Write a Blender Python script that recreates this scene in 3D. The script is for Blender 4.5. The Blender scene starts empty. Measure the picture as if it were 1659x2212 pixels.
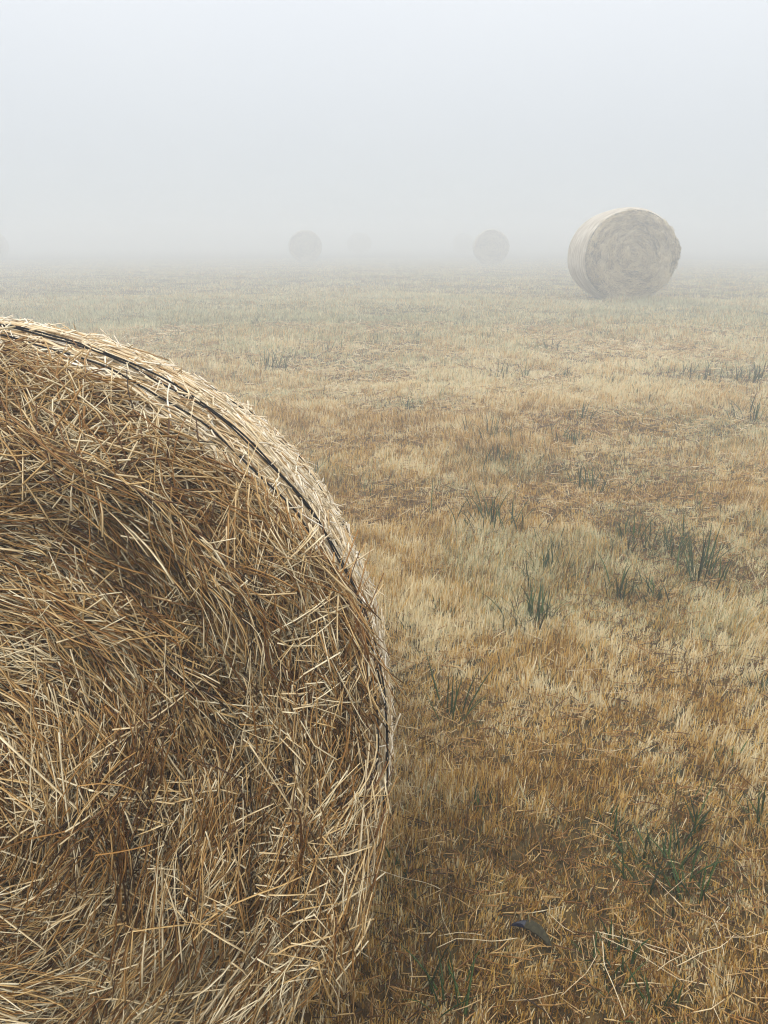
import bpy, math, random
import numpy as np
from mathutils import Vector, Matrix
PI = math.pi
RS = np.random.default_rng(7)
random.seed(5)
scene = bpy.context.scene
COL = scene.collection

# ------------------------------------------------------------------ constants
CAM = np.array([0.0, 0.0, 1.56])
PITCH = math.radians(19.15)
FPX = 1702.0            # focal length in pixels of a 1659 x 2212 picture

# ------------------------------------------------------------------ noise
def _hash(ix, iy, seed):
    h = (ix.astype(np.int64) * 374761393 + iy.astype(np.int64) * 668265263 + seed * 1442695041) & 0xffffffff
    h = ((h ^ (h >> 13)) * 1274126177) & 0xffffffff
    h = ((h ^ (h >> 16)) * 2246822519) & 0xffffffff
    return ((h ^ (h >> 15)) & 0xffffff) / float(0xffffff)

def vnoise(x, y, seed=0):
    x = np.asarray(x, float); y = np.asarray(y, float)
    ix = np.floor(x); iy = np.floor(y); fx = x - ix; fy = y - iy
    fx = fx * fx * (3 - 2 * fx); fy = fy * fy * (3 - 2 * fy)
    a = _hash(ix, iy, seed); b = _hash(ix + 1, iy, seed); c = _hash(ix, iy + 1, seed); d = _hash(ix + 1, iy + 1, seed)
    return (a * (1 - fx) + b * fx) * (1 - fy) + (c * (1 - fx) + d * fx) * fy

def fbm(x, y, seed=0, octv=4):
    s = 0; amp = 1; tot = 0
    for o in range(octv):
        s = s + amp * vnoise(np.asarray(x) * 2 ** o + 17.3 * o, np.asarray(y) * 2 ** o - 9.1 * o, seed + o)
        tot += amp; amp *= 0.5
    return s / tot

def sstep(a, b, x):
    t = np.clip((x - a) / (b - a), 0, 1)
    return t * t * (3 - 2 * t)

# ------------------------------------------------------------------ terrain
def ground_z(x, y):
    x = np.asarray(x, float); y = np.asarray(y, float)
    r = np.hypot(x, y)
    base = 0.27 * sstep(1.0, 14.0, y + 0.15 * r) - 0.12 * sstep(20, 55, r)
    bumps = (fbm(x * 0.55, y * 0.55, 11, 3) - 0.5) * 0.10 * sstep(1.5, 6, r) + (fbm(x * 3.0, y * 3.0, 12, 3) - 0.5) * 0.05
    fade = 1 - 0.75 * sstep(25, 60, r)
    return base + bumps * fade

def at(px, py):
    """ground point seen at a pixel of the 1659 x 2212 picture"""
    c, s = math.cos(PITCH), math.sin(PITCH)
    u = (px - 829.5) / FPX; v = (1106 - py) / FPX
    d = np.array([u, c + v * s, -s + v * c])
    lo, hi = 0.3, 200.0
    ts = np.geomspace(lo, hi, 4000)
    p = CAM[None] + ts[:, None] * d[None]
    below = p[:, 2] < ground_z(p[:, 0], p[:, 1])
    i = int(np.argmax(below)) if below.any() else len(ts) - 1
    return p[i]

# ------------------------------------------------------------------ mesh helpers
def mesh_obj(name, V, F, mat, parent=None, attrs=None, smooth=True, mats=None, midx=None):
    """V (n,3), F list of arrays (m,k) of faces"""
    me = bpy.data.meshes.new(name)
    V = np.ascontiguousarray(V, dtype=np.float32)
    if not isinstance(F, (list, tuple)): F = [F]
    loops = np.concatenate([f.reshape(-1) for f in F]).astype(np.int32)
    sizes = np.concatenate([np.full(len(f), f.shape[1], np.int32) for f in F])
    starts = np.concatenate([[0], np.cumsum(sizes)[:-1]]).astype(np.int32)
    me.vertices.add(len(V)); me.vertices.foreach_set('co', V.ravel())
    me.loops.add(len(loops)); me.loops.foreach_set('vertex_index', loops)
    me.polygons.add(len(sizes)); me.polygons.foreach_set('loop_start', starts)
    me.update(calc_edges=True)
    me.polygons.foreach_set('use_smooth', np.full(len(sizes), smooth, bool))
    if attrs:
        for k, a in attrs.items():
            at_ = me.attributes.new(k, 'FLOAT', 'POINT'); at_.data.foreach_set('value', np.ascontiguousarray(a, np.float32))
    for m in (mats or [mat]): me.materials.append(m)
    if midx is not None: me.polygons.foreach_set('material_index', midx.astype(np.int32))
    o = bpy.data.objects.new(name, me); COL.objects.link(o)
    if parent is not None: o.parent = parent
    return o

def tubes(P, W, N, sides=3, flat=1.0):
    """P (n,k,3) polylines, W (n,k) half widths, N (n,3) or (n,k,3) outward normal; returns V, F, strand index"""
    n, k, _ = P.shape
    T = np.gradient(P, axis=1); T /= np.linalg.norm(T, axis=2, keepdims=True) + 1e-9
    if N.ndim == 2: N = np.repeat(N[:, None, :], k, 1)
    B = np.cross(T, N); B /= np.linalg.norm(B, axis=2, keepdims=True) + 1e-9
    M = np.cross(B, T)
    rings = []
    for s in range(sides):
        a = PI / 2 + 2 * PI * s / sides
        rings.append(P + W[..., None] * (math.cos(a) * B + flat * math.sin(a) * M))
    V = np.stack(rings, 2)                       # n,k,sides,3
    idx = np.arange(n * k * sides).reshape(n, k, sides)
    a = idx[:, :-1, :]; b = idx[:, 1:, :]
    a2 = np.roll(a, -1, 2); b2 = np.roll(b, -1, 2)
    F = np.stack([a, b, b2, a2], -1).reshape(-1, 4)
    cap0 = idx[:, 0, :]; cap1 = idx[:, -1, ::-1]
    sid = np.repeat(np.arange(n), k * sides)
    return V.reshape(-1, 3), [F, cap0.reshape(-1, sides), cap1.reshape(-1, sides)], sid

def join_parts(parts):
    """parts: list of (V, [F...], {attr: arr}); same attrs"""
    off = 0; Vs = []; Fs = {}; A = {}
    for V, F, at_ in parts:
        Vs.append(V)
        for f in F: Fs.setdefault(f.shape[1], []).append(f + off)
        for k, a in at_.items(): A.setdefault(k, []).append(a)
        off += len(V)
    return np.concatenate(Vs), [np.concatenate(v) for v in Fs.values()], {k: np.concatenate(v) for k, v in A.items()}

# ------------------------------------------------------------------ materials
def new_mat(name):
    m = bpy.data.materials.new(name); m.use_nodes = True
    nt = m.node_tree; b = nt.nodes['Principled BSDF']
    return m, nt, b

def ramp(nt, fac, stops):
    r = nt.nodes.new('ShaderNodeValToRGB')
    el = r.color_ramp.elements
    while len(el) < len(stops): el.new(0.5)
    for e, (p, c) in zip(el, stops): e.position = p; e.color = (*c, 1)
    nt.links.new(fac, r.inputs[0]); return r.outputs[0]

def mixc(nt, fac, a, b, mode='MIX'):
    m = nt.nodes.new('ShaderNodeMix'); m.data_type = 'RGBA'; m.blend_type = mode
    for sock, v in ((m.inputs[0], fac), (m.inputs[6], a), (m.inputs[7], b)):
        if isinstance(v, (int, float)): sock.default_value = v
        elif isinstance(v, tuple): sock.default_value = (*v, 1)
        else: nt.links.new(v, sock)
    return m.outputs[2]

def attr(nt, name):
    a = nt.nodes.new('ShaderNodeAttribute'); a.attribute_name = name; return a.outputs['Fac']

def straw_material(name, stops, rough=0.5, spec=0.35, noise=60, trans=0.0):
    m, nt, b = new_mat(name)
    c = ramp(nt, attr(nt, 'tint'), stops)
    tc = nt.nodes.new('ShaderNodeTexCoord'); n = nt.nodes.new('ShaderNodeTexNoise')
    n.inputs['Scale'].default_value = noise; n.inputs['Detail'].default_value = 3
    nt.links.new(tc.outputs['Object'], n.inputs['Vector'])
    v = ramp(nt, n.outputs['Fac'], [(0.3, (0.74, 0.66, 0.54)), (0.7, (1.0, 1.0, 1.0))])
    c = mixc(nt, 1.0, c, v, 'MULTIPLY')
    nt.links.new(c, b.inputs['Base Color'])
    b.inputs['Roughness'].default_value = rough
    b.inputs['Specular IOR Level'].default_value = spec
    return m, nt, b, c

STRAW = [(0.0, (0.03, 0.012, 0.003)), (0.22, (0.13, 0.052, 0.010)), (0.45, (0.37, 0.19, 0.050)),
         (0.7, (0.64, 0.45, 0.20)), (1.0, (0.88, 0.79, 0.56))]
M_straw, *_ = straw_material('face_straw', STRAW)
M_side, *_ = straw_material('side_straw', [(0.0, (0.22, 0.11, 0.035)), (0.3, (0.56, 0.38, 0.18)), (0.6, (0.82, 0.70, 0.48)), (1.0, (0.90, 0.85, 0.74))])  # paler than the face straw: sky light on the barrel top painted in
M_stalk, *_ = straw_material('pale_stalk', [(0.0, (0.42, 0.29, 0.14)), (1.0, (0.82, 0.73, 0.52))])

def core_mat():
    m, nt, b = new_mat('packed_straw_shade')
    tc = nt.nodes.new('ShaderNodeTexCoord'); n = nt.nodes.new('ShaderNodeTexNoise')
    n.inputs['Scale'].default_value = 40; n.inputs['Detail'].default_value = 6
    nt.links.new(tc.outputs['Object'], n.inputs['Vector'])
    c = ramp(nt, n.outputs['Fac'], [(0.3, (0.02, 0.01, 0.003)), (0.7, (0.10, 0.05, 0.015))])  # near-black colour stands in for shade in gaps between the straws
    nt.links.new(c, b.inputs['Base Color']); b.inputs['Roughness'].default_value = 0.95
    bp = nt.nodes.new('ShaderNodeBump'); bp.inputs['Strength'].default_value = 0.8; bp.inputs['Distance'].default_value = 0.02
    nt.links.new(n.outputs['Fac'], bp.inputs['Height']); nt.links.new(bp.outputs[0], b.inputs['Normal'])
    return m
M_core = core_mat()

def plain(name, col, rough=0.6, spec=0.3, nscale=30, var=0.25):
    m, nt, b = new_mat(name)
    tc = nt.nodes.new('ShaderNodeTexCoord'); n = nt.nodes.new('ShaderNodeTexNoise')
    n.inputs['Scale'].default_value = nscale; n.inputs['Detail'].default_value = 4
    nt.links.new(tc.outputs['Object'], n.inputs['Vector'])
    lo = tuple(x * (1 - var) for x in col); hi = tuple(min(1, x * (1 + var)) for x in col)
    nt.links.new(ramp(nt, n.outputs['Fac'], [(0.35, lo), (0.65, hi)]), b.inputs['Base Color'])
    b.inputs['Roughness'].default_value = rough; b.inputs['Specular IOR Level'].default_value = spec
    return m
M_twine = plain('black_twine', (0.010, 0.010, 0.011), 0.8, 0.1)
M_green = None

def grass_mat(name, tan, green, rough=0.6):
    m, nt, b = new_mat(name)
    c1 = ramp(nt, attr(nt, 'tint'), tan)
    c2 = ramp(nt, attr(nt, 'tint'), green)
    c = mixc(nt, attr(nt, 'green'), c1, c2)
    nt.links.new(c, b.inputs['Base Color'])
    b.inputs['Roughness'].default_value = rough; b.inputs['Specular IOR Level'].default_value = 0.25
    tr = nt.nodes.new('ShaderNodeBsdfTranslucent'); nt.links.new(c, tr.inputs['Color'])
    mx = nt.nodes.new('ShaderNodeMixShader'); mx.inputs[0].default_value = 0.22
    out = [n for n in nt.nodes if n.type == 'OUTPUT_MATERIAL'][0]
    nt.links.new(b.outputs[0], mx.inputs[1]); nt.links.new(tr.outputs[0], mx.inputs[2]); nt.links.new(mx.outputs[0], out.inputs[0])
    return m
GREENS = [(0.0, (0.006, 0.020, 0.006)), (0.5, (0.026, 0.070, 0.016)), (1.0, (0.11, 0.19, 0.05))]
M_stubble = grass_mat('dry_stubble', [(0.0, (0.08, 0.040, 0.009)), (0.3, (0.31, 0.152, 0.022)), (0.6, (0.66, 0.405, 0.092)),
                                      (0.82, (0.72, 0.54, 0.25)), (1.0, (0.85, 0.74, 0.48))],
                      [(0.0, (0.03, 0.04, 0.015)), (0.5, (0.15, 0.17, 0.08)), (1.0, (0.46, 0.48, 0.28))])
M_green = grass_mat('green_blade', GREENS, GREENS, 0.45)

def ground_mat():
    m, nt, b = new_mat('field_soil')
    tc = nt.nodes.new('ShaderNodeTexCoord')
    n = nt.nodes.new('ShaderNodeTexNoise'); n.inputs['Scale'].default_value = 25; n.inputs['Detail'].default_value = 8
    n2 = nt.nodes.new('ShaderNodeTexNoise'); n2.inputs['Scale'].default_value = 0.5; n2.inputs['Detail'].default_value = 5
    nt.links.new(tc.outputs['Object'], n.inputs['Vector']); nt.links.new(tc.outputs['Object'], n2.inputs['Vector'])
    c1 = ramp(nt, n.outputs['Fac'], [(0.3, (0.02, 0.010, 0.003)), (0.7, (0.14, 0.08, 0.025))])
    c2 = ramp(nt, n.outputs['Fac'], [(0.3, (0.02, 0.018, 0.007)), (0.7, (0.11, 0.085, 0.035))])
    f = ramp(nt, n2.outputs['Fac'], [(0.42, (0, 0, 0)), (0.6, (1, 1, 1))])
    # far from the mown foreground the stubble closes over the soil
    nt.links.new(mixc(nt, f, c1, c2), b.inputs['Base Color'])
    b.inputs['Roughness'].default_value = 1.0; b.inputs['Specular IOR Level'].default_value = 0.1
    bp = nt.nodes.new('ShaderNodeBump'); bp.inputs['Strength'].default_value = 0.7; bp.inputs['Distance'].default_value = 0.02
    nt.links.new(n.outputs['Fac'], bp.inputs['Height']); nt.links.new(bp.outputs[0], b.inputs['Normal'])
    return m

# ------------------------------------------------------------------ ground sheet
def build_ground():
    nr, na = 220, 360
    r = np.concatenate([[0.0], np.geomspace(0.15, 150, nr)])
    a = np.linspace(0, 2 * PI, na, endpoint=False)
    X = (r[1:, None] * np.cos(a)).ravel(); Y = (r[1:, None] * np.sin(a)).ravel()
    X = np.append(X, 0); Y = np.append(Y, 0)
    V = np.stack([X, Y, ground_z(X, Y)], 1)
    i = np.arange(nr * na).reshape(nr, na); j = np.roll(i, -1, 1)
    F = np.stack([i[:-1], i[1:], j[1:], j[:-1]], -1).reshape(-1, 4)
    T = np.stack([np.full(na, nr * na), i[0], j[0]], -1)
    o = mesh_obj('ground', V, [F, T], ground_mat())
    o['kind'] = 'structure'; o['label'] = 'dry mown hay field ground fading into fog'
build_ground()

# ------------------------------------------------------------------ near bale placement (needed by the stubble)
BX, BY, BZ = -0.717, 1.027, CAM[2] - 0.813
BYAW, BTILT, BR = math.radians(-4.2), math.radians(12.7), 0.75
B_axis = np.array([math.sin(BYAW) * math.cos(BTILT), math.cos(BYAW) * math.cos(BTILT), -math.sin(BTILT)])
B_right = np.array([math.cos(BYAW), -math.sin(BYAW), 0.0]); B_up = np.cross(B_right, B_axis)
FAR = [  # px centre of face, px top, width in px, depth
    ('main', 1362, 17.5), ('left', 656, 52.0), ('right', 1064, 47.5), ('faint', 775, 76.0), ('faint2', 1004, 80.0), ('edge', -36, 54.0)]
FS = 1.4   # the far bales are somewhat bigger than the near one
far_pos = []
for nm, px, d in FAR:
    x = (px - 829.5) / FPX * (d * math.cos(PITCH) + 0.5 * math.sin(PITCH))
    far_pos.append((nm, x, d))

# ------------------------------------------------------------------ stubble
def scatter(n_target, rmin, rmax, half, power):
    """points in a sector in front of the camera, radial density ~ r**(-power) per area"""
    e = 2 - power
    u = RS.random(n_target)
    r = (rmin ** e + u * (rmax ** e - rmin ** e)) ** (1 / e) if abs(e) > 1e-6 else rmin * (rmax / rmin) ** u
    a = RS.uniform(-half, half, n_target)
    return r * np.sin(a), r * np.cos(a), r

def under_bale(x, y):
    dx = x - BX; dy = y - BY
    lx = dx * B_right[0] + dy * B_right[1]; ly = dx * math.sin(BYAW) + dy * math.cos(BYAW)
    u = (np.abs(lx) < 0.42) & (ly > -0.02) & (ly < 1.2)
    for nm, fx, fy in far_pos:
        u |= (np.abs(x - fx) < 0.5) & (y > fy + .02) & (y < fy + 1.6)
    return u

def blades(x, y, r, h, w, lean, leandir, curve, tint, green, k=3):
    n = len(x)
    z = ground_z(x, y) - 0.008
    t = np.linspace(0, 1, k)
    off = np.sin(lean)[:, None] * t * (1 + curve[:, None] * t) * h[:, None]
    P = np.empty((n, k, 3))
    P[..., 0] = x[:, None] + off * np.cos(leandir)[:, None]
    P[..., 1] = y[:, None] + off * np.sin(leandir)[:, None]
    P[..., 2] = z[:, None] + np.cos(lean)[:, None] * (t - 0.35 * np.abs(curve[:, None]) * t * t) * h[:, None]
    fa = RS.uniform(0, PI, n)
    side = np.stack([np.cos(fa), np.sin(fa), np.zeros(n)], 1)
    prof = np.linspace(1, 0.55, k); 
    L = P - side[:, None] * (w[:, None] * prof * 0.5)[..., None]
    R = P + side[:, None] * (w[:, None] * prof * 0.5)[..., None]
    V = np.stack([L, R], 2).reshape(n, k * 2, 3)
    V[:, -1] = P[:, -1]  # narrow the tip
    idx = np.arange(n * k * 2).reshape(n, k, 2)
    F = np.stack([idx[:, :-1, 0], idx[:, :-1, 1], idx[:, 1:, 1], idx[:, 1:, 0]], -1).reshape(-1, 4)
    return V.reshape(-1, 3), [F], {'tint': np.repeat(tint, k * 2), 'green': np.repeat(green, k * 2)}

PATCH = []
for px, py, sx, sy, dt, dg in [(450, 690, 4.0, 2.0, -.05, .55), (880, 700, 3.0, 1.6, -.05, .45), (1250, 700, 1.5, .8, -.05, .2), (870, 735, .9, .4, -.1, .5), (720, 1030, .45, .35, -.2, .35),
        (1090, 1010, .5, .3, -.15, .4), (880, 1110, .7, .3, -.3, .05), (1220, 1125, .35, .22, -.35, .05), (1180, 920, .6, .3, -.3, 0), (1190, 1240, .35, .3, .25, .15),
        (1420, 1220, .45, .3, .15, .25), (1150, 1650, .4, .2, -.25, 0), (1430, 1860, .22, .17, -.2, .55), (1250, 1820, .15, .12, -.15, .35), (960, 1380, .3, .4, .2, 0), (1400, 1480, .3, .2, .08, 0), (720, 915, .9, .35, -.25, 0),
        (1500, 900, .8, .4, -.2, .1), (1100, 1900, .3, .2, -.2, .15), (900, 1990, .16, .16, -.25, .25), (1600, 1380, .3, .4, .25, 0), (1050, 790, 2.0, .7, .15, 0), (1000, 860, 1.4, .4, .15, 0), (1300, 1500, .5, .3, .1, 0),
        (1390, 1130, .3, .2, 0, .3), (1510, 1230, .2, .2, 0, .3), (1150, 1330, .25, .25, -.05, .3), (300, 600, 8, 4, -.05, .4), (1200, 610, 6, 3, -.05, .3)]:
    q = at(px, py); PATCH.append((q[0], q[1], sx, sy, dt, dg))

def build_stubble():
    parts = []
    spec = [  # count, rmin, rmax, half angle, power, k
        (400000, 0.35, 3.4, 0.90, 0.9, 4),
        (500000, 3.2, 8.0, 0.68, 1.2, 3),
        (480000, 7.5, 20.0, 0.64, 1.6, 3),
        (260000, 18.0, 62.0, 0.62, 1.9, 2)]
    for n, r0, r1, half, pw, k in spec:
        x, y, r = scatter(n, r0, r1, half, pw)
        # tussocks: draw blades towards clump centres
        cell = np.full(n, {0.35: .055, 3.2: .075, 7.5: .13, 18.0: .27}[r0])
        wx = x * .79 + y * .61 + .5 * cell * RS.normal(0, .5, n); wy = y * .79 - x * .61 + 2 * cell * fbm(x * 2, y * 2, 37, 2)
        gx = np.floor(wx / cell); gy = np.floor(wy / cell)
        cx = (gx + .5 + 1.3 * (_hash(gx, gy, 31) - .5)) * cell; cy = (gy + .5 + 1.3 * (_hash(gx, gy, 32) - .5)) * cell
        pull = RS.random(n) ** 1.2 * 0.85
        ex = (cx - wx) * pull; ey = (cy - wy) * pull; x = x + ex * .79 - ey * .61; y = y + ex * .61 + ey * .79
        keep = ~under_bale(x, y)
        x, y, r, cell = x[keep], y[keep], r[keep], cell[keep]; n = len(x)
        big = fbm(x * 0.45, y * 0.9, 41, 3); mid = fbm(x * 1.7, y * 2.6, 42, 3); small = fbm(x * 7, y * 7, 43, 2)
        clump = _hash(np.floor(x / cell), np.floor(y / cell), 33)
        gfield = fbm(x * 0.5 + 5, y * 1.1, 44, 3) * 0.6 + fbm(x * 2.2, y * 3.0, 45, 3) * 0.4
        pgreen = 0.05 + 0.40 * sstep(0.53, 0.68, gfield) + 0.12 * sstep(6, 9, r) + 0.42 * sstep(9, 15, r) + 0.2 * np.exp(-((r - 13) / 4) ** 2) * sstep(3, -3, x)  # greener with distance, part of the painted fog fade
        green = (RS.random(n) < pgreen).astype(float) * RS.uniform(0.45, 1.0, n)
        tint = 0.64 + 0.25 * (big - 0.5) + 0.42 * (mid - 0.5) + 0.75 * (small - 0.5) + RS.normal(0, 0.27, n) + 0.36 * (clump - 0.5)
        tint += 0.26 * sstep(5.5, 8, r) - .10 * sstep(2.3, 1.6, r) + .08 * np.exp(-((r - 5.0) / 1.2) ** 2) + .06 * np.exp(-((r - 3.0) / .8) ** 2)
        for fx, fy, sx, sy, dt, dg in PATCH:
            g_ = np.exp(-((x - fx) / sx) ** 2 - ((y - fy) / sy) ** 2)
            tint += (.6 if dt > 0 else .45) * dt * g_; more = (RS.random(n) < .6 * dg * g_); green = np.where(more, np.maximum(green, RS.uniform(.5, 1, n)), green)
        tint = np.clip(tint, 0.34 * sstep(7, 12, r), 1)  # tint floor keeps distant blades pale, fog fade put into the colour
        hgt = (0.028 + 0.036 * sstep(0.35, 0.7, fbm(x * 1.3, y * 1.6, 46, 3))) * RS.uniform(0.45, 1.35, n) * (1 + 0.2 * sstep(4, 14, r))
        hgt *= 1 + 1.1 * np.exp(-((x - far_pos[0][1]) / 1.1) ** 2 - ((y - far_pos[0][2] + .1) / .35) ** 2)
        longer = RS.random(n) < 0.035; hgt = np.where(longer, hgt * 1.7, hgt)
        w = RS.uniform(0.0020, 0.0044, n) * np.maximum(1, (r / 3.0) ** 0.85)
        lean = np.abs(RS.normal(0.16, 0.22, n)); flatm = RS.random(n) < 0.12; lean = np.where(flatm, RS.uniform(0.7, 1.4, n), lean)
        ld = fbm(x * 0.8, y * 0.8, 47, 2) * 9 + RS.normal(0, 1.3, n)
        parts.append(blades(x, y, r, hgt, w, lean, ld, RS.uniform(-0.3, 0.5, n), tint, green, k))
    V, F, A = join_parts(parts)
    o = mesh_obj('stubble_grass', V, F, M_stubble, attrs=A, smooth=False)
    o['kind'] = 'stuff'; o['label'] = 'short cut golden brown stubble with green patches over the field'
build_stubble()

def build_thatch():
    """fallen bits of straw between the stubble"""
    n = 45000
    x, y, r = scatter(n, 0.4, 13, 0.8, 1.2)
    keep = ~under_bale(x, y); x, y, r = x[keep], y[keep], r[keep]; n = len(x)
    L = RS.uniform(0.02, 0.09, n) * (1 + 0.08 * r); a = RS.uniform(0, 2 * PI, n)
    k = 3; t = np.linspace(-0.5, 0.5, k)
    P = np.empty((n, k, 3)); bend = RS.normal(0, 0.25, n)
    ang = a[:, None] + bend[:, None] * t
    P[..., 0] = x[:, None] + np.cos(ang) * t * L[:, None]; P[..., 1] = y[:, None] + np.sin(ang) * t * L[:, None]
    P[..., 2] = ground_z(x, y)[:, None] + RS.uniform(0.004, 0.030, n)[:, None] + t * RS.normal(0, 0.25, n)[:, None] * L[:, None]
    W = np.repeat((RS.uniform(0.0009, 0.0018, n) * np.maximum(1, r / 3.5))[:, None], k, 1)
    V, F, sid = tubes(P, W, np.tile([0, 0, 1.0], (n, 1)))
    tint = np.clip(RS.normal(0.42, 0.22, n) + .2 * sstep(3.5, 6, r) + 0.5 * (fbm(x, y, 51, 3) - 0.5), 0, 1)
    o = mesh_obj('fallen_straw', V, F, M_straw, attrs={'tint': tint[sid]})
    o['kind'] = 'stuff'; o['label'] = 'short broken straw lying between the stubble'
build_thatch()

# ------------------------------------------------------------------ bales
PROF_U = np.array([0, .012, .04, .10, .2, .35, .5, .7, .9, 1.1, 1.16, 1.2])
PROF_R = np.array([.60, .655, .70, .735, .75, .755, .75, .745, .735, .72, .69, .62]) - .012
def prof_r(u): return np.interp(u, PROF_U, PROF_R)

def lump(X, Z, s=0):
    """unevenness of an end face, metres outward"""
    th = np.arctan2(Z, X); rho = np.hypot(X, Z)
    return (1 if s == 0 else .4) * ((fbm(X * 6 + s, Z * 6, 61 + s, 3) - 0.5) * 0.15 + (fbm(rho * 16 + th * 0.8, th * 2.2 + s, 62 + s, 2) - 0.5) * 0.085)

def face_point(X, Z, h):
    """map plane coords with |p| up to ~0.8 onto the domed face rolling over the edge; h = height outward. Local: -Y is outward"""
    s = np.hypot(X, Z); d = np.maximum(s, 1e-6)
    s0 = 0.60
    over = np.maximum(s - s0, 0)
    # edge: walk along the profile by arc length
    ru, uu = [PROF_R[0]], [0.0]
    arc = np.concatenate([[0], np.cumsum(np.hypot(np.diff(PROF_R), np.diff(PROF_U)))])
    r_ = np.interp(over, arc, PROF_R); u_ = np.interp(over, arc, PROF_U)
    r_ = np.where(s < s0, s, r_); 
    tt = np.clip(over / 0.22, 0, 1) * PI / 2
    ny = -np.cos(tt); nr = np.sin(tt)
    rr = r_ + nr * h; y = u_ + ny * h - 0.02 * (1 - (np.minimum(s, s0) / s0) ** 2)
    return np.stack([rr * X / d, y, rr * Z / d], -1), np.stack([nr * X / d, ny, nr * Z / d], -1)

def straws_on_face(cx, cz, L, alpha, h, slope, bend, kink, w, tint, k=6):
    """straws centred at (cx,cz) on the face; alpha angle to the tangential direction"""
    th = np.arctan2(cz, cx)
    dirang = th + PI / 2 + alpha
    t = np.linspace(-0.5, 0.5, k)[None]
    ang = dirang[:, None] + bend[:, None] * t + kink[:, None] * (t > 0.1) * 1.0
    step = L[:, None] / (k - 1)
    dx = np.cos(ang) * step; dz = np.sin(ang) * step
    X = np.cumsum(dx, 1); Z = np.cumsum(dz, 1)
    X = X - X.mean(1, keepdims=True) + cx[:, None]; Z = Z - Z.mean(1, keepdims=True) + cz[:, None]
    hh = h[:, None] + slope[:, None] * t * L[:, None]
    P, N = face_point(X, Z, hh)
    taper = np.interp(t[0], [-0.5, 0.0, 0.5], [1.0, 0.95, 0.75])
    W = w[:, None] * taper[None]
    V, F, sid = tubes(P, W, N)
    return V, F, {'tint': np.clip(tint, 0, 1)[sid]}

def disc(n, R, bias=0.0):
    x, z = disc0(n, R); return rim(x, z)

def rim(x, z):
    th = np.arctan2(z, x); k_ = 1 + .035 * np.exp(-((th - .2) / .45) ** 2) * sstep(.4, .69, np.hypot(x, z))
    return x * k_, z * k_

def disc0(n, R):
    r = R * np.sqrt(RS.random(n)); a = RS.uniform(0, 2 * PI, n)
    return r * np.cos(a), r * np.sin(a)

def flow(cx, cz, s):
    rho = np.hypot(cx, cz)
    return (fbm(cx * 7, cz * 7, 71 + s, 3) - 0.5) * (1.7 - 1.0 * sstep(.12, .5, rho))

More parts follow.
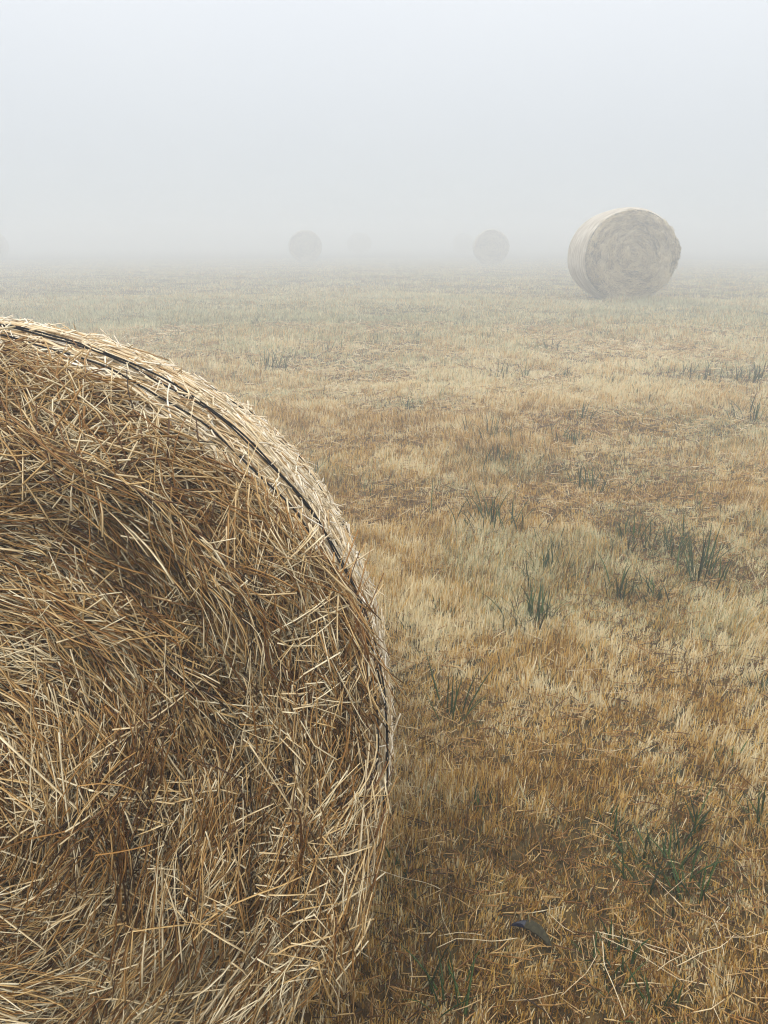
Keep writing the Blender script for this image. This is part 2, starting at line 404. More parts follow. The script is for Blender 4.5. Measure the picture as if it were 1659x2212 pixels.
def face_straw(detail, s=0):
    parts = []
    D = detail
    # 1 deep packed layer, tinted dark to paint shade into the gaps
    n = int(38000 * D['n']); cx, cz = disc(n, 0.70)
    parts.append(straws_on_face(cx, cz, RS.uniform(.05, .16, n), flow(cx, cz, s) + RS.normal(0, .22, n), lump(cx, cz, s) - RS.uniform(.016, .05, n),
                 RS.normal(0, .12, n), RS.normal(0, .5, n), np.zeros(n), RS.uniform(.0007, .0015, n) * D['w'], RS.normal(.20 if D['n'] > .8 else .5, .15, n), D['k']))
    # 2 wads: nearly parallel straws, one end tucked in
    nb = int(3300 * D['n']); bx, bz = disc(nb, 0.68)
    ba = flow(bx, bz, s) + RS.normal(0, .25, nb); bh = lump(bx, bz, s) + RS.normal(0, .015, nb); bs = RS.normal(0, .22, nb)
    bl = RS.uniform(.05, .16, nb); bb = RS.normal(0, .5, nb); bt = RS.normal(.57, .20, nb) + (0 if D['n'] > .8 else .16 + 1.2 * (fbm(np.hypot(bx, bz) * 26 + np.arctan2(bz, bx) * .32, np.arctan2(bz, bx) * 1.8, 66, 2) - .5))
    m = 24; ib = np.repeat(np.arange(nb), m); n = nb * m
    th = np.arctan2(bz, bx)[ib] + PI / 2 + ba[ib]
    lo = RS.normal(0, .40, n) * bl[ib]; la = RS.normal(0, .016, n)
    cx = bx[ib] + np.cos(th) * lo - np.sin(th) * la; cz = bz[ib] + np.sin(th) * lo + np.cos(th) * la
    rr = np.hypot(cx, cz); sc = np.minimum(1, .695 / np.maximum(rr, 1e-6)); cx *= sc; cz *= sc; cx, cz = rim(cx, cz)
    kink = np.where(RS.random(n) < .14, RS.normal(0, .8, n), 0)
    a = ba[ib] + ((np.arctan2(bz, bx)[ib] - np.arctan2(cz, cx) + PI) % (2 * PI) - PI) * 0.6 + RS.normal(0, .20, n)
    parts.append(straws_on_face(cx, cz, bl[ib] * RS.uniform(.6, 1.3, n), a, bh[ib] + RS.normal(0, .006, n), bs[ib] + RS.normal(0, .06, n),
                 bb[ib] + RS.normal(0, .4, n), kink, RS.uniform(.0006, .0010, n) * np.where(RS.random(n) < .22, 2.1, 1.25) * D['w'], bt[ib] + RS.normal(0, .23, n), D['k']))
    # 3 strays across the flow, pale, lifted
    n = int(9500 * D['n']); cx, cz = disc(n, 0.67)
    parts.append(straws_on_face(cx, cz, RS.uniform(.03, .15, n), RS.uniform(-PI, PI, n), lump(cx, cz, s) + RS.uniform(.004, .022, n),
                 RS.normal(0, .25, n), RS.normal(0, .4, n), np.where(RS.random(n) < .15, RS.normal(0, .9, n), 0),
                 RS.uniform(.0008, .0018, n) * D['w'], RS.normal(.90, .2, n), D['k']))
    if D['n'] > .8:
        # 4 a few long bold stalks
        n = 300; cx, cz = disc(n, 0.62)
        parts.append(straws_on_face(cx, cz, RS.uniform(.12, .34, n), np.where(RS.random(n) < .5, RS.normal(0, .5, n), RS.uniform(-PI, PI, n)), lump(cx, cz, s) + RS.uniform(.010, .03, n),
                     RS.normal(0, .12, n), RS.normal(0, .25, n), np.where(RS.random(n) < .45, RS.normal(0, .7, n), 0),
                     RS.uniform(.0013, .0022, n), RS.normal(.86, .12, n), 9))
        # 5 broad leaf shreds, browner
        n = 380; cx, cz = disc(n, 0.64)
        parts.append(straws_on_face(cx, cz, RS.uniform(.04, .10, n), RS.normal(0, .9, n), lump(cx, cz, s) + RS.uniform(.002, .016, n),
                     RS.normal(0, .2, n), RS.normal(0, .9, n), np.zeros(n), RS.uniform(.0024, .0042, n), RS.normal(.46, .12, n), 6))
    return join_parts(parts)

def side_straw(detail, s=0):
    D = detail; parts = []
    def lay(n, u, th, L, alpha, h, slope, bend, w, tint, k):
        t = np.linspace(-0.5, 0.5, k)[None]
        ang = alpha[:, None] + bend[:, None] * t
        step = L[:, None] / (k - 1)
        A = np.cumsum(np.cos(ang) * step, 1); U = np.cumsum(np.sin(ang) * step, 1)
        A = A - A.mean(1, keepdims=True); U = np.clip(U - U.mean(1, keepdims=True) + u[:, None], 0.03, 1.19)
        T = th[:, None] + A / .75
        R = prof_r(U) + h[:, None] + slope[:, None] * t * L[:, None]
        P = np.stack([R * np.cos(T), U, R * np.sin(T)], -1)
        N = np.stack([np.cos(T), np.zeros_like(T), np.sin(T)], -1)
        V, F, sid = tubes(P, np.repeat(w[:, None], k, 1), N)
        parts.append((V, F, {'tint': np.clip(tint, 0, 1)[sid]}))
    n = int(34000 * D['n'])
    u = RS.random(n) ** 1.3 * 1.15 + .04; th = RS.uniform(0, 2 * PI, n)
    hn = (fbm(th * 9, u * 14, 81 + s, 3) - .5) * .022
    lay(n, u, th, RS.uniform(.05, .20, n), RS.normal(0, .22, n), hn + RS.uniform(-.014, .006, n), RS.normal(0, .05, n), RS.normal(0, .3, n), RS.uniform(.0008, .0020, n) * D['w'], RS.normal(.48, .2, n), D['k'])
    n = int(9000 * D['n'])
    u = RS.random(n) ** 1.5 * 1.13 + .05; th = RS.uniform(0, 2 * PI, n)
    hn = (fbm(th * 9, u * 14, 81 + s, 3) - .5) * .022
    lay(n, u, th, RS.uniform(.015, .07, n), RS.uniform(-PI, PI, n), hn + RS.uniform(.002, .012, n), RS.normal(0, .25, n), RS.normal(0, .6, n), RS.uniform(.0008, .0018, n) * D['w'], RS.normal(.72, .2, n), D['k'])
    return join_parts(parts)

def core(shrink=.03):
    """solid packed body"""
    us = np.concatenate([[0.0], np.linspace(.0, 1.2, 40)]); nt = 96
    V = []; 
    rr = [0.0]
    rings = []
    fr = np.array([.0, .15, .3, .45, .56])
    prof = [(r, 0.035) for r in fr[1:]] + [(prof_r(u) - shrink, u) for u in np.linspace(.05, 1.15, 24)] + [(r, 1.165) for r in fr[::-1][:-1]]
    a = np.linspace(0, 2 * PI, nt, endpoint=False)
    for r, u in prof: rings.append(np.stack([r * np.cos(a), np.full(nt, u), r * np.sin(a)], 1))
    V = np.concatenate(rings + [np.array([[0, .035, 0], [0, 1.165, 0]])])
    m = len(prof); i = np.arange(m * nt).reshape(m, nt); j = np.roll(i, -1, 1)
    F = np.stack([i[:-1], j[:-1], j[1:], i[1:]], -1).reshape(-1, 4)
    c0 = m * nt; T = np.concatenate([np.stack([np.full(nt, c0), j[0], i[0]], -1), np.stack([np.full(nt, c0 + 1), i[-1], j[-1]], -1)])
    return V, [F, T]

def ring_tube(name, u, rad, mat, parent, wob=.006, seed=0, tube=.0017, strands=1):
    k = 420; a = np.linspace(0, 2 * PI, k)
    ps = []
    for s in range(strands):
        uu = u + .012 * (fbm(a * 3, a * 0 + seed, 91 + seed, 2) - .5) + (s * .007 + .003 * np.sin(a * 23 + s * 3)) 
        uu[-1] = uu[0]
        R = prof_r(uu) + rad + wob * (fbm(a * 7, a * 0 + s, 95 + seed, 2) - .5); R[-1] = R[0]
        P = np.stack([R * np.cos(a), uu, R * np.sin(a)], -1)[None]
        N = np.stack([np.cos(a), 0 * a, np.sin(a)], -1)[None]
        V, F, sid = tubes(P, np.full((1, k), tube), N, sides=5)
        ps.append((V, F, {'tint': np.zeros(len(V))}))
    V, F, A = join_parts(ps)
    return mesh_obj(name, V, F, mat, parent)

def thing(name, label, cat, loc, rot=None, group=None):
    o = bpy.data.objects.new(name, None); COL.objects.link(o)
    o.empty_display_size = .2; o.location = loc
    if rot is not None: o.rotation_euler = rot
    o['label'] = label; o['category'] = cat
    if group: o['group'] = group
    return o

def near_bale():
    M = Matrix(((B_right[0], B_axis[0], B_up[0]), (B_right[1], B_axis[1], B_up[1]), (B_right[2], B_axis[2], B_up[2])))
    c = np.array([BX, BY, BZ]); base = c - .75 * B_up + .6 * B_axis
    root = thing('hay_bale', 'large golden round hay bale close in front, bound with black twine', 'hay bale', base.tolist(), M.to_euler(), 'round hay bales in the field')
    off = Vector((0, -.6, .75))
    V, F = core(); o = mesh_obj('packed_core', V, F, M_core, root); o.location = off
    V, F, A = face_straw({'n': 1.0, 'w': 1.0, 'k': 6}); o = mesh_obj('end_face', V, F, M_straw, root, attrs=A); o.location = off
    V, F, A = side_straw({'n': 1.0, 'w': 1.0, 'k': 6}); o = mesh_obj('rolled_side', V, F, M_side, root, attrs=A); o.location = off
    for i, (u, st) in enumerate([(.064, 1), (.094, 2), (.48, 1), (.66, 1), (.82, 1), (.98, 1), (1.10, 2)]):
        o = ring_tube('twine', u, .011, M_twine, root, seed=i, strands=st); o.location = off
    return root
near_bale()

# far bales ---------------------------------------------------------
M_farface, *_ = straw_material('far_face_straw', [(0.0, (0.03, 0.016, 0.005)), (0.3, (0.20, 0.125, 0.045)), (0.6, (0.52, 0.40, 0.20)), (1.0, (0.84, 0.75, 0.52))])
def net_mat():
    m, nt, b = new_mat('net_wrap')
    tc = nt.nodes.new('ShaderNodeTexCoord'); sp = nt.nodes.new('ShaderNodeSeparateXYZ'); nt.links.new(tc.outputs['Object'], sp.inputs[0])
    n = nt.nodes.new('ShaderNodeTexNoise'); n.inputs['Scale'].default_value = 9; n.inputs['Detail'].default_value = 5
    mp = nt.nodes.new('ShaderNodeMapping'); mp.inputs['Scale'].default_value = (.6, 3.5, .6)
    nt.links.new(tc.outputs['Object'], mp.inputs[0]); nt.links.new(mp.outputs[0], n.inputs['Vector'])
    c = ramp(nt, n.outputs['Fac'], [(0.35, (0.26, 0.205, 0.135)), (0.5, (0.42, 0.355, 0.26)), (0.62, (0.62, 0.56, 0.46))])
    nt.links.new(c, b.inputs['Base Color']); b.inputs['Roughness'].default_value = .7
    return m
M_net = net_mat()
def net_mesh():
    nt = 160; us = np.linspace(.06, 1.14, 60); a = np.linspace(0, 2 * PI, nt, endpoint=False)
    U, A = np.meshgrid(us, a, indexing='ij')
    R = prof_r(U) + .006 + .022 * (fbm(A * 2.2 + 3 * (np.cos(A) > 2), U * 2, 103, 2) - .5) * np.sin(A / 2) + .010 * (fbm(U * 26, A * 1.2, 101, 2) - .5) + .008 * np.sin(U * 55) * .5
    V = np.stack([R * np.cos(A), U, R * np.sin(A)], -1).reshape(-1, 3)
    i = np.arange(60 * nt).reshape(60, nt); j = np.roll(i, -1, 1)
    F = np.stack([i[:-1], j[:-1], j[1:], i[1:]], -1).reshape(-1, 4)
    return V, F

def lower(root_children): pass
LAB = {
 'main': 'pale round hay bale in light net wrap standing at the right in the fog',
 'left': 'faint grey round hay bale at the left of the misty horizon',
 'right': 'faint grey round hay bale in the fog, nearest left of the pale netted bale',
 'faint': 'barely visible round hay bale just right of the faint left bale in the fog',
 'faint2': 'barely visible round hay bale just left of the faint right-hand bale in the fog',
 'edge': 'faint round hay bale cut off by the left edge of the picture'}
def far_bales():
    proto = None
    for i, (nm, x, d) in enumerate(far_pos):
        z = float(ground_z(x, d + .5)) - .05
        rz = math.radians([1.5, 9, -5, 14, -10, 6][i])
        if proto is None:
            root = thing('hay_bale', LAB[nm], 'hay bale', (x, d + .6 * FS, z), (0, 0, rz), 'round hay bales in the field'); root.scale = (FS, FS, FS * .94)
            off = Vector((0, -.6, .75))
            V, F = core(); o = mesh_obj('packed_core', V, F, M_core, root); o.location = off
            V, F, A = face_straw({'n': .6, 'w': 2.6, 'k': 4}, 7); o = mesh_obj('end_face', V, F, M_farface, root, attrs=A); o.location = off
            V, F = net_mesh(); o = mesh_obj('net_wrap', V, F, M_net, root); o.location = off
            proto = root
        else:
            root = proto.copy(); COL.objects.link(root); root['label'] = LAB[nm]
            root.location = (x, d + .6 * FS, z); root.rotation_euler = (0, 0, rz)
            for ch in list(proto.children):
                c = ch.copy(); COL.objects.link(c); c.parent = root; c.rotation_euler = (0, i * 1.1, 0)
far_bales()

# ------------------------------------------------------------------ green tufts
def tuft(px, py, hpx, n, spread, label, dark=.42, arch=.5, wid=.012):
    n = max(12, int(n * .85)); p = at(px, py); d = math.hypot(p[0], p[1]); dep = p[1] * math.cos(PITCH) + (CAM[2] - p[2]) * math.sin(PITCH)
    h = 1.1 * hpx / FPX * dep / max(.45, math.cos(PITCH + math.atan2((py - 1106), FPX)))
    sp = spread / FPX * dep
    k = 7; t = np.linspace(0, 1, k)
    bx = RS.normal(0, sp * .38, n); by = RS.normal(0, sp * .38, n)
    az = np.where(RS.random(n) < .6, np.arctan2(by, bx) + RS.normal(0, .6, n), RS.uniform(0, 2 * PI, n)); lean = np.abs(RS.normal(arch * .6, arch * .6, n)); H = h * RS.uniform(.45, 1.1, n)
    curl = RS.uniform(0, 1.0, n) * arch * 1.6
    ang = lean[:, None] + curl[:, None] * t ** 1.5 * 1.2
    seg = H[:, None] / (k - 1)
    out = np.concatenate([np.zeros((n, 1)), np.cumsum(np.sin(ang[:, 1:]) * seg, 1)], 1)
    up = np.concatenate([np.zeros((n, 1)), np.cumsum(np.cos(ang[:, 1:]) * seg, 1)], 1)
    P = np.stack([bx[:, None] + out * np.cos(az)[:, None], by[:, None] + out * np.sin(az)[:, None], up - .01], -1)
    gz = ground_z(p[0] + bx, p[1] + by) - p[2]; P[..., 2] += gz[:, None]
    W = wid * (dep / 4.0) ** .35 * RS.uniform(.4, .9, n)[:, None] * np.array([.7, 1, 1, .9, .72, .45, .08])[None] * .5
    N = np.stack([-np.cos(az) * .8, -np.sin(az) * .8, np.full(n, .6)], 1)
    V, F, sid = tubes(P, W, N, sides=3, flat=.3)
    tint = np.clip(RS.normal(dark, .22, n), 0, 1)
    o = mesh_obj('grass_tuft', V, F, M_green, attrs={'tint': tint[sid], 'green': np.ones(len(V))})
    o.location = (p[0], p[1], p[2])
    o['label'] = label; o['category'] = 'grass tuft'; o['group'] = 'green grass tufts in the stubble'

TUFTS = [  # base px, base py, height px, blades, spread px, label
 (590, 795, 42, 60, 80, 'wide dark tuft standing in pale stubble beyond the top of the near bale'),
 (548, 882, 26, 16, 40, 'small splayed tuft just outside the upper right curve of the near bale'),
 (712, 758, 32, 16, 40, 'thin dim tuft in pale stubble right of the wide dark tuft near the bale'),
 (870, 728, 22, 60, 150, 'low broad greyish green tuft far out in the middle of the field'),
 (1095, 815, 34, 32, 56, 'spiky tuft in the pale band of the middle field, left of a thin short one'),
 (1225, 815, 26, 12, 22, 'thin short tuft beside the spiky one in the middle field'),
 (1185, 753, 22, 32, 50, 'small dense tuft below the pale netted bale, left of centre of it'),
 (1290, 730, 20, 34, 44, 'small far tuft directly below the pale netted bale'),
 (1515, 818, 42, 40, 90, 'row of upright dark blades at the right, left of the tuft at the frame edge'),
 (1630, 825, 46, 46, 56, 'dense dark tuft at the right frame edge, farther back than the tall edge tuft'),
 (1625, 905, 60, 40, 66, 'tall dark tuft at the right frame edge in the middle field'),
 (1258, 905, 44, 20, 32, 'narrow upright dark tuft in the middle of the right half'),
 (1058, 945, 50, 38, 62, 'dark green spiky tuft in pale stubble above the brown band'),
 (1243, 955, 36, 34, 50, 'dark tuft at the right end of a brown hummock'),
 (1090, 1010, 44, 70, 110, 'loose sprawling grey green tuft below the dark spiky one'),
 (1278, 1058, 84, 26, 66, 'tall sparse blades forming a tuft in golden stubble in the right half'),
 (668, 1030, 60, 28, 44, 'green tuft pressed against the right shoulder of the near bale'),
 (1066, 1140, 84, 60, 100, 'loose thin bladed tuft right of the near bale in brown stubble'),
 (1395, 1180, 60, 70, 110, 'broad tuft of upright dark blades in pale stubble on the right'),
 (1515, 1250, 100, 44, 66, 'tallest dense dark green tuft on the right side'),
 (1342, 1290, 86, 22, 40, 'bright green leaning bladed tuft left of the tallest dense one'),
 (1408, 1290, 60, 26, 52, 'short upright green tuft between the leaning and the tallest tufts'),
 (1188, 1250, 60, 44, 80, 'faint thin green tuft among pale blades left of the leaning green tuft'),
 (1150, 1350, 78, 52, 84, 'dark ragged tuft leaning left in the golden stubble'),
 (975, 1562, 100, 18, 60, 'splayed tuft of arching broad blades beside the right edge of the near bale'),
 (1180, 1480, 34, 12, 18, 'tiny broad leaved dark tuft right of the splayed arching tuft'),
 (880, 1362, 26, 26, 34, 'small leafy green clump touching the right edge of the near bale'),
 (1502, 1795, 84, 14, 20, 'narrow clump of broad green blades at lower right'),
 (1635, 1790, 80, 12, 26, 'dark broad bladed tuft at the lower right frame edge'),
 (1318, 1790, 56, 12, 26, 'small broad bladed green tuft left of the narrow clump at lower right'),
 (1455, 1890, 70, 90, 140, 'low sprawling dark green tuft in the lower right corner area'),
 (965, 2180, 90, 22, 60, 'bluish green tuft beside the foot of the near bale at the bottom'),
 (1320, 2090, 50, 44, 80, 'ragged dark tuft right of the glossy blue scrap'),
 (1420, 2190, 60, 26, 60, 'thin blue green blades at the bottom frame edge, right of the ragged tuft'),
 (870, 1905, 44, 30, 60, 'small shaded tuft near the loose straw hanging from the near bale'),
 (1640, 1495, 50, 30, 40, 'grey green tuft at the right frame edge halfway down the picture'),
 (1002, 705, 18, 30, 40, 'tiny far tuft in the middle of the foggy field under the faint right bale'),
 (555, 702, 18, 24, 30, 'tiny far tuft above the wide dark tuft and below the faint left bale'),
 (1035, 735, 22, 26, 60, 'low dim tuft between the broad greyish one and the small dense one'),
 (878, 880, 22, 40, 50, 'flat grey tuft in the bright pale band, centre of the field'),
 (1320, 830, 34, 16, 16, 'single slender tuft left of the row of upright dark blades'),
 (1395, 855, 26, 26, 60, 'low grey tuft below the slender one at the right'),
 (990, 1010, 30, 30, 60, 'faint tuft at the left of the sprawling grey green one'),
 (1200, 1180, 40, 22, 40, 'thin dim tuft above the faint one among pale blades'),
 (1450, 1195, 70, 24, 40, 'upright tuft between the broad tuft and the tallest tuft'),
 (955, 1330, 40, 16, 40, 'dim small tuft between the leafy clump and the dark ragged leaning tuft'),
 (1290, 1420, 30, 14, 40, 'tiny dark tuft in golden stubble below the leaning green tuft'),
 (1075, 1360, 26, 16, 30, 'dark leafy speck of a tuft left of the ragged leaning one'),
 (1560, 1650, 50, 16, 40, 'sparse tuft in golden stubble near the right edge above the narrow clump'),
 (1030, 1740, 46, 20, 40, 'dim tuft in brown stubble right of the lower side of the near bale'),
]
for tf in TUFTS: tuft(*tf)

def sprinkle_green():
    """single green blades scattered through the field"""
    n = 5200; x, y, r = scatter(n, 1.6, 18, .62, 1.1)
    g = fbm(x * .7, y * 1.2, 111, 3); keep = (g > .5) & ~under_bale(x, y); x, y, r = x[keep], y[keep], r[keep]; n = len(x)
    V, F, A = blades(x, y, r, RS.uniform(.05, .13, n), RS.uniform(.002, .0042, n) * np.maximum(1, r / 5), np.abs(RS.normal(.2, .25, n)), RS.uniform(0, 6.28, n),
                     RS.uniform(-.2, .8, n), np.clip(RS.normal(.5, .25, n), 0, 1), np.ones(n), 5)
    o = mesh_obj('green_grass', V, F, M_green, attrs=A, smooth=False)
    o['kind'] = 'stuff'; o['label'] = 'single dark green grass blades scattered through the stubble'
sprinkle_green()

# ------------------------------------------------------------------ long pale stalks on the stubble
def stalk(pts, label, w=.0016, lift=.04, tint=.8):
    P = np.array([at(px, py) for px, py in pts])
    # resample
    seg = np.concatenate([[0], np.cumsum(np.linalg.norm(np.diff(P, axis=0), axis=1))]); k = max(6, len(pts) * 4)
    s = np.linspace(0, seg[-1], k); Q = np.stack([np.interp(s, seg, P[:, i]) for i in range(3)], 1)
    Q[:, 2] = ground_z(Q[:, 0], Q[:, 1]) + lift * .85 + .012 * (vnoise(s * 12, s * 0 + pts[0][0], 3) - .5)
    tint = tint * .75
    c = Q[0].copy(); Q -= c
    w = w * .62; W = np.linspace(w, w * .7, k)[None]
    V, F, sid = tubes(Q[None], W, np.array([[0, 0, 1.0]]), sides=5)
    o = mesh_obj('straw_stalk', V, F, M_stalk, attrs={'tint': np.full(len(V), tint)})
    o.location = c.tolist(); o['label'] = label; o['category'] = 'straw'; o['group'] = 'long pale stalks lying on the stubble'
STALKS = [
 ([(868, 1098), (935, 1105), (1012, 1104), (1088, 1098)], 'long thin pale stalk lying flat across the brown stubble above mid picture', .0016, .07),
 ([(1282, 2040), (1340, 2052), (1380, 2062), (1480, 2092)], 'long straight stalk sloping down to the right, farther from the camera than the curved one', .0017),
 ([(1295, 2042), (1342, 2068), (1398, 2100), (1462, 2138), (1530, 2150)], 'long curved pale stalk sagging to the right near the bottom', .0016),
 ([(1297, 2070), (1300, 2120), (1322, 2170), (1345, 2230)], 'thick pale stalk running down to the bottom frame edge', .0022, .06, .95),
 ([(1278, 2048), (1285, 2092), (1262, 2130), (1212, 2178)], 'bent pale stalk left of the thick one at the bottom', .0015),
 ([(1210, 2180), (1150, 2192), (1095, 2196)], 'thin tan stalk lying level at the bottom below the blue scrap', .0013, .05, .5),
 ([(1395, 1905), (1450, 1962), (1485, 1998)], 'straight stalk pointing down right above the curved stalk', .0015),
 ([(1485, 1995), (1530, 2012), (1590, 2050), (1655, 2085)], 'thin brownish stalk continuing to the lower right frame edge', .0013, .05, .35),
 ([(1415, 2125), (1440, 2105), (1472, 2090), (1480, 2076)], 'kinked stalk between the curved stalk and the right frame edge', .0015),
 ([(1457, 2117), (1500, 2100), (1545, 2085), (1580, 2052)], 'pale stalk rising to the right with a kinked tip', .0018, .055, .85),
 ([(1480, 2060), (1490, 2090), (1555, 2140)], 'short bent pale stalk crossing the rising one', .0016),
 ([(948, 1960), (955, 2010), (980, 2060)], 'upright looking thin stalk between the bale foot and the blue scrap', .0015),
 ([(945, 2050), (990, 2040), (1045, 2045)], 'short stalk lying level left of the blue scrap', .0016),
 ([(942, 2085), (985, 2060), (1060, 2065), (1115, 2058)], 'forked looking pale stalk just below left of the blue scrap', .0018, .055, .9),
 ([(800, 1915), (850, 1932), (905, 1948), (950, 1965)], 'straight pale stalk leaving the lower right of the near bale', .0018, .07, .95),
 ([(850, 1718), (890, 1723), (930, 1735), (985, 1765)], 'thin stalk lying right of the near bale at its widest', .0015),
 ([(1220, 1482), (1280, 1478), (1340, 1476)], 'pale stalk lying level in the middle of the golden stubble', .0015, .07),
 ([(1140, 1512), (1190, 1520), (1245, 1512)], 'slightly sagging pale stalk below the level one in the golden stubble', .0014, .07),
 ([(1300, 1530), (1345, 1528), (1372, 1520)], 'short pale stalk right of the sagging one', .0014, .07),
 ([(1265, 1650), (1300, 1653), (1345, 1648)], 'small level stalk in reddish stubble below the golden patch', .0014, .06),
 ([(560, 803), (610, 808), (650, 806)], 'pale far stalk lying under the wide dark tuft', .0024, .06),
 ([(1560, 1180), (1610, 1240), (1640, 1310)], 'bleached stalk leaning in pale stubble near the right frame edge', .0018, .08),
 ([(1590, 1290), (1620, 1345), (1650, 1420)], 'bleached stalk below the other one near the right frame edge', .0018, .08),
 ([(1430, 1965), (1480, 1920), (1512, 1895)], 'dull tan stalk rising right above the kinked stalks', .0013, .05, .3),
 ([(1185, 2000), (1215, 2030), (1240, 2045)], 'short stalk just right of the blue scrap', .0016),
 ([(1560, 2060), (1610, 2055), (1655, 2040)], 'tan stalk at the lower right frame edge', .0016, .05, .6),
]
for st in STALKS: stalk(*st)

# loose straws sticking out of the foot and right edge of the near bale are part of it
def loose_fringe():
    M = np.array([B_right, B_axis, B_up])      # rows: world axes in local
    c0 = np.array([BX, BY, BZ])
    n = 900; k = 7
    th = RS.uniform(-1.35, .15, n)             # angle on the rim, 0 = right, negative = down
    th = np.where(RS.random(n) < .65, RS.normal(-.85, .28, n), th)
    R = prof_r(np.full(n, .06)) + RS.uniform(-.12, 0, n); u = RS.uniform(-.02, .14, n)
    S = np.stack([R * np.cos(th), u, R * np.sin(th)], 1)
    tang = np.stack([np.sin(th), RS.normal(0, .2, n), -np.cos(th)], 1)          # clockwise: running down the rim
    out = np.stack([np.cos(th), -.3 + 0 * th, np.sin(th)], 1)
    L = RS.uniform(.05, .20, n); d = tang + out * RS.normal(-.12, .18, n)[:, None]; d /= np.linalg.norm(d, axis=1, keepdims=True)
    t = np.linspace(0, 1, k)
    P = S[:, None] + d[:, None] * (t[None] * L[:, None])[..., None]
    P[..., 2] -= (t ** 2)[None] * (RS.uniform(0, .05, n))[:, None]
    W = np.repeat(RS.uniform(.0009, .0020, n)[:, None], k, 1)
    V, F, sid = tubes(P, W, out + np.array([0, -1.0, 0]))
    return V, F, {'tint': np.clip(RS.normal(.6, .2, n), 0, 1)[sid]}
root = bpy.data.objects['hay_bale']
V, F, A = loose_fringe(); o = mesh_obj('loose_straw', V, F, M_stalk, root, attrs=A); o.location = (0, -.6, .75)

# ------------------------------------------------------------------ glossy scrap in the stubble
def scrap():
    p = at(1150, 2035)
    root = thing('curled_scrap', 'dark curled scrap with glossy blue tip and crusted back lying in the stubble', 'debris', p.tolist(), (0, 0, math.radians(-32))); root.scale = (.85, .85, .85)
    # a trough shaped shell: long axis X, 0.11 m
    nu, nv = 28, 14
    u = np.linspace(0, 1, nu); v = np.linspace(-1, 1, nv)
    U, Vv = np.meshgrid(u, v, indexing='ij')
    halfw = .025 * np.sin(np.clip(U * 1.05 + .03, 0, 1) * PI) ** .55
    a = Vv * 1.3 + .55
    X = (U - .5) * .125; Yc = halfw * np.sin(a); Zc = halfw * np.cos(a) * .9 + .024 - .02 * U + .012 * np.sin(U * PI)
    Yc += .012 * np.sin(U * PI)
    outer = np.stack([X, Yc, Zc + (fbm(X * 150, Yc * 150, 5, 3) - .5) * .004 * (U > .25)], -1)
    inner = np.stack([X, Yc * .88, Zc - .0025], -1)
    V = np.concatenate([outer.reshape(-1, 3), inner.reshape(-1, 3)])
    i = np.arange(nu * nv).reshape(nu, nv)
    F1 = np.stack([i[:-1, :-1], i[1:, :-1], i[1:, 1:], i[:-1, 1:]], -1).reshape(-1, 4)
    F2 = F1[:, ::-1] + nu * nv
    e = np.concatenate([i[:, 0], i[-1, 1:], i[::-1, -1][1:], i[0, ::-1][1:]])
    R = np.stack([e[:-1], e[:-1] + nu * nv, e[1:] + nu * nv, e[1:]], -1)
    uc = (U[:-1, :-1]).ravel()
    tip = uc < .27
    m_blue, nt, b = new_mat('glossy_blue'); b.inputs['Base Color'].default_value = (.002, .006, .022, 1); b.inputs['Roughness'].default_value = .12
    m_crust = plain('pale_crust', (.035, .032, .018), .9, .2, 120, .5); m_dark = plain('dark_inside', (.012, .010, .008), .7)
    body_f = np.concatenate([F1[~tip], F2, R]); mi = np.concatenate([np.zeros((~tip).sum()), np.ones(len(F2) + len(R))])
    mesh_obj('crusted_back', V, body_f, None, root, mats=[m_crust, m_dark], midx=mi)
    mesh_obj('glossy_tip', V, F1[tip], m_blue, root)
scrap()

# ------------------------------------------------------------------ haze
def haze():
    bpyme = bpy.data.meshes.new('haze')
    x, y0, y1, z0, z1 = 158, -158, 158, -1.2, 2.8
    vs = [(-x, y0, z0), (x, y0, z0), (x, y1, z0), (-x, y1, z0), (-x, y0, z1), (x, y0, z1), (x, y1, z1), (-x, y1, z1)]
    bpyme.from_pydata(vs, [], [(0, 3, 2, 1), (4, 5, 6, 7), (0, 1, 5, 4), (1, 2, 6, 5), (2, 3, 7, 6), (3, 0, 4, 7)])
    m = bpy.data.materials.new('fog'); m.use_nodes = True; nt = m.node_tree
    for n in list(nt.nodes):
        if n.type != 'OUTPUT_MATERIAL': nt.nodes.remove(n)
    v = nt.nodes.new('ShaderNodeVolumePrincipled'); v.inputs['Color'].default_value = (.95, .985, 1, 1); v.inputs['Density'].default_value = FOG
    v.inputs['Density Attribute'].default_value = ''; v.inputs['Anisotropy'].default_value = 0.5
    nt.links.new(v.outputs[0], [n for n in nt.nodes if n.type == 'OUTPUT_MATERIAL'][0].inputs['Volume'])
    bpyme.materials.append(m)
    o = bpy.data.objects.new('haze', bpyme); COL.objects.link(o); o['kind'] = 'stuff'; o['label'] = 'thick pale morning fog over the field'
FOG = 0.041
haze()

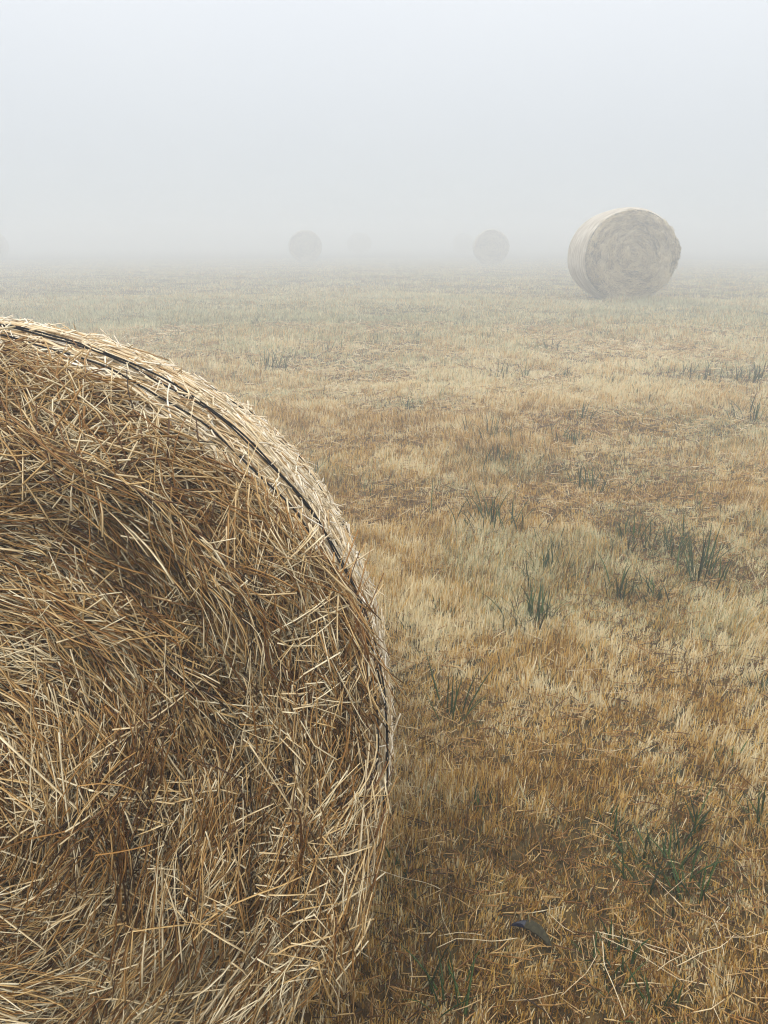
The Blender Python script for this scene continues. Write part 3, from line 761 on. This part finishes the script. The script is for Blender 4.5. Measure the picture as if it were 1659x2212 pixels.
# ------------------------------------------------------------------ sky and sun
w = bpy.data.worlds.new('World'); scene.world = w; w.use_nodes = True
nt = w.node_tree; bg = nt.nodes['Background']; bg.inputs['Strength'].default_value = 0.1
SUN_EL, SUN_AZ = math.radians(58), math.radians(212)
sky = nt.nodes.new('ShaderNodeTexSky'); sky.sky_type = 'NISHITA'; sky.sun_disc = False
sky.sun_elevation = SUN_EL; sky.sun_rotation = SUN_AZ
tc = nt.nodes.new('ShaderNodeTexCoord'); sp = nt.nodes.new('ShaderNodeSeparateXYZ'); nt.links.new(tc.outputs['Generated'], sp.inputs[0])
HZ = [(0.0, (.60, .64, .66)), (0.10, (.67, .705, .735)), (0.27, (.83, .86, .90)), (0.6, (1.5, 1.5, 1.5)), (1.0, (2.0, 1.98, 1.96))]
rmp = nt.nodes.new('ShaderNodeValToRGB'); el = rmp.color_ramp.elements
while len(el) < len(HZ): el.new(.5)
for e, (p_, c_) in zip(el, HZ): e.position = p_; e.color = (*[q / 2.2 for q in c_], 1)
nt.links.new(sp.outputs['Z'], rmp.inputs[0])
sc_ = nt.nodes.new('ShaderNodeVectorMath'); sc_.operation = 'SCALE'; sc_.inputs['Scale'].default_value = 22.0
nz = nt.nodes.new('ShaderNodeTexNoise'); nz.inputs['Scale'].default_value = 1.6; nz.inputs['Detail'].default_value = 2
nt.links.new(tc.outputs['Generated'], nz.inputs['Vector'])
nt.links.new(mixc(nt, 1.0, rmp.outputs[0], ramp(nt, nz.outputs['Fac'], [(0.3, (.95, .96, .985)), (0.7, (1, 1, 1))]), 'MULTIPLY'), sc_.inputs[0])
mx = nt.nodes.new('ShaderNodeMix'); mx.data_type = 'RGBA'; mx.inputs[0].default_value = .97
nt.links.new(sky.outputs[0], mx.inputs[6]); nt.links.new(sc_.outputs[0], mx.inputs[7]); nt.links.new(mx.outputs[2], bg.inputs['Color'])
sl = bpy.data.lights.new('sun', 'SUN'); sl.energy = 1.5; sl.angle = math.radians(16); sl.color = (1, .97, .93)
so = bpy.data.objects.new('sun', sl); COL.objects.link(so)
dv = Vector((math.sin(SUN_AZ) * math.cos(SUN_EL), math.cos(SUN_AZ) * math.cos(SUN_EL), math.sin(SUN_EL)))
so.rotation_euler = dv.to_track_quat('Z', 'Y').to_euler()

# ------------------------------------------------------------------ camera
cd = bpy.data.cameras.new('camera'); co = bpy.data.objects.new('camera', cd); COL.objects.link(co)
cd.sensor_fit = 'VERTICAL'; cd.sensor_height = 24; cd.lens = 24 * FPX / 2212; cd.clip_start = .02; cd.clip_end = 2000
co.location = CAM.tolist(); co.rotation_euler = (math.radians(90) - PITCH, 0, 0)
scene.camera = co

scene.view_settings.view_transform = 'Standard'; scene.view_settings.look = 'None'
scene.view_settings.exposure = 0.16; scene.view_settings.gamma = 1
cy = scene.cycles
cy.max_bounces = 6; cy.diffuse_bounces = 2; cy.glossy_bounces = 2; cy.transmission_bounces = 3; cy.volume_bounces = 1; cy.transparent_max_bounces = 8
cy.use_denoising = True; cy.filter_width = 1.1
try: cy.denoiser = 'OPENIMAGEDENOISE'
except Exception: pass
cy.caustics_reflective = False; cy.caustics_refractive = False
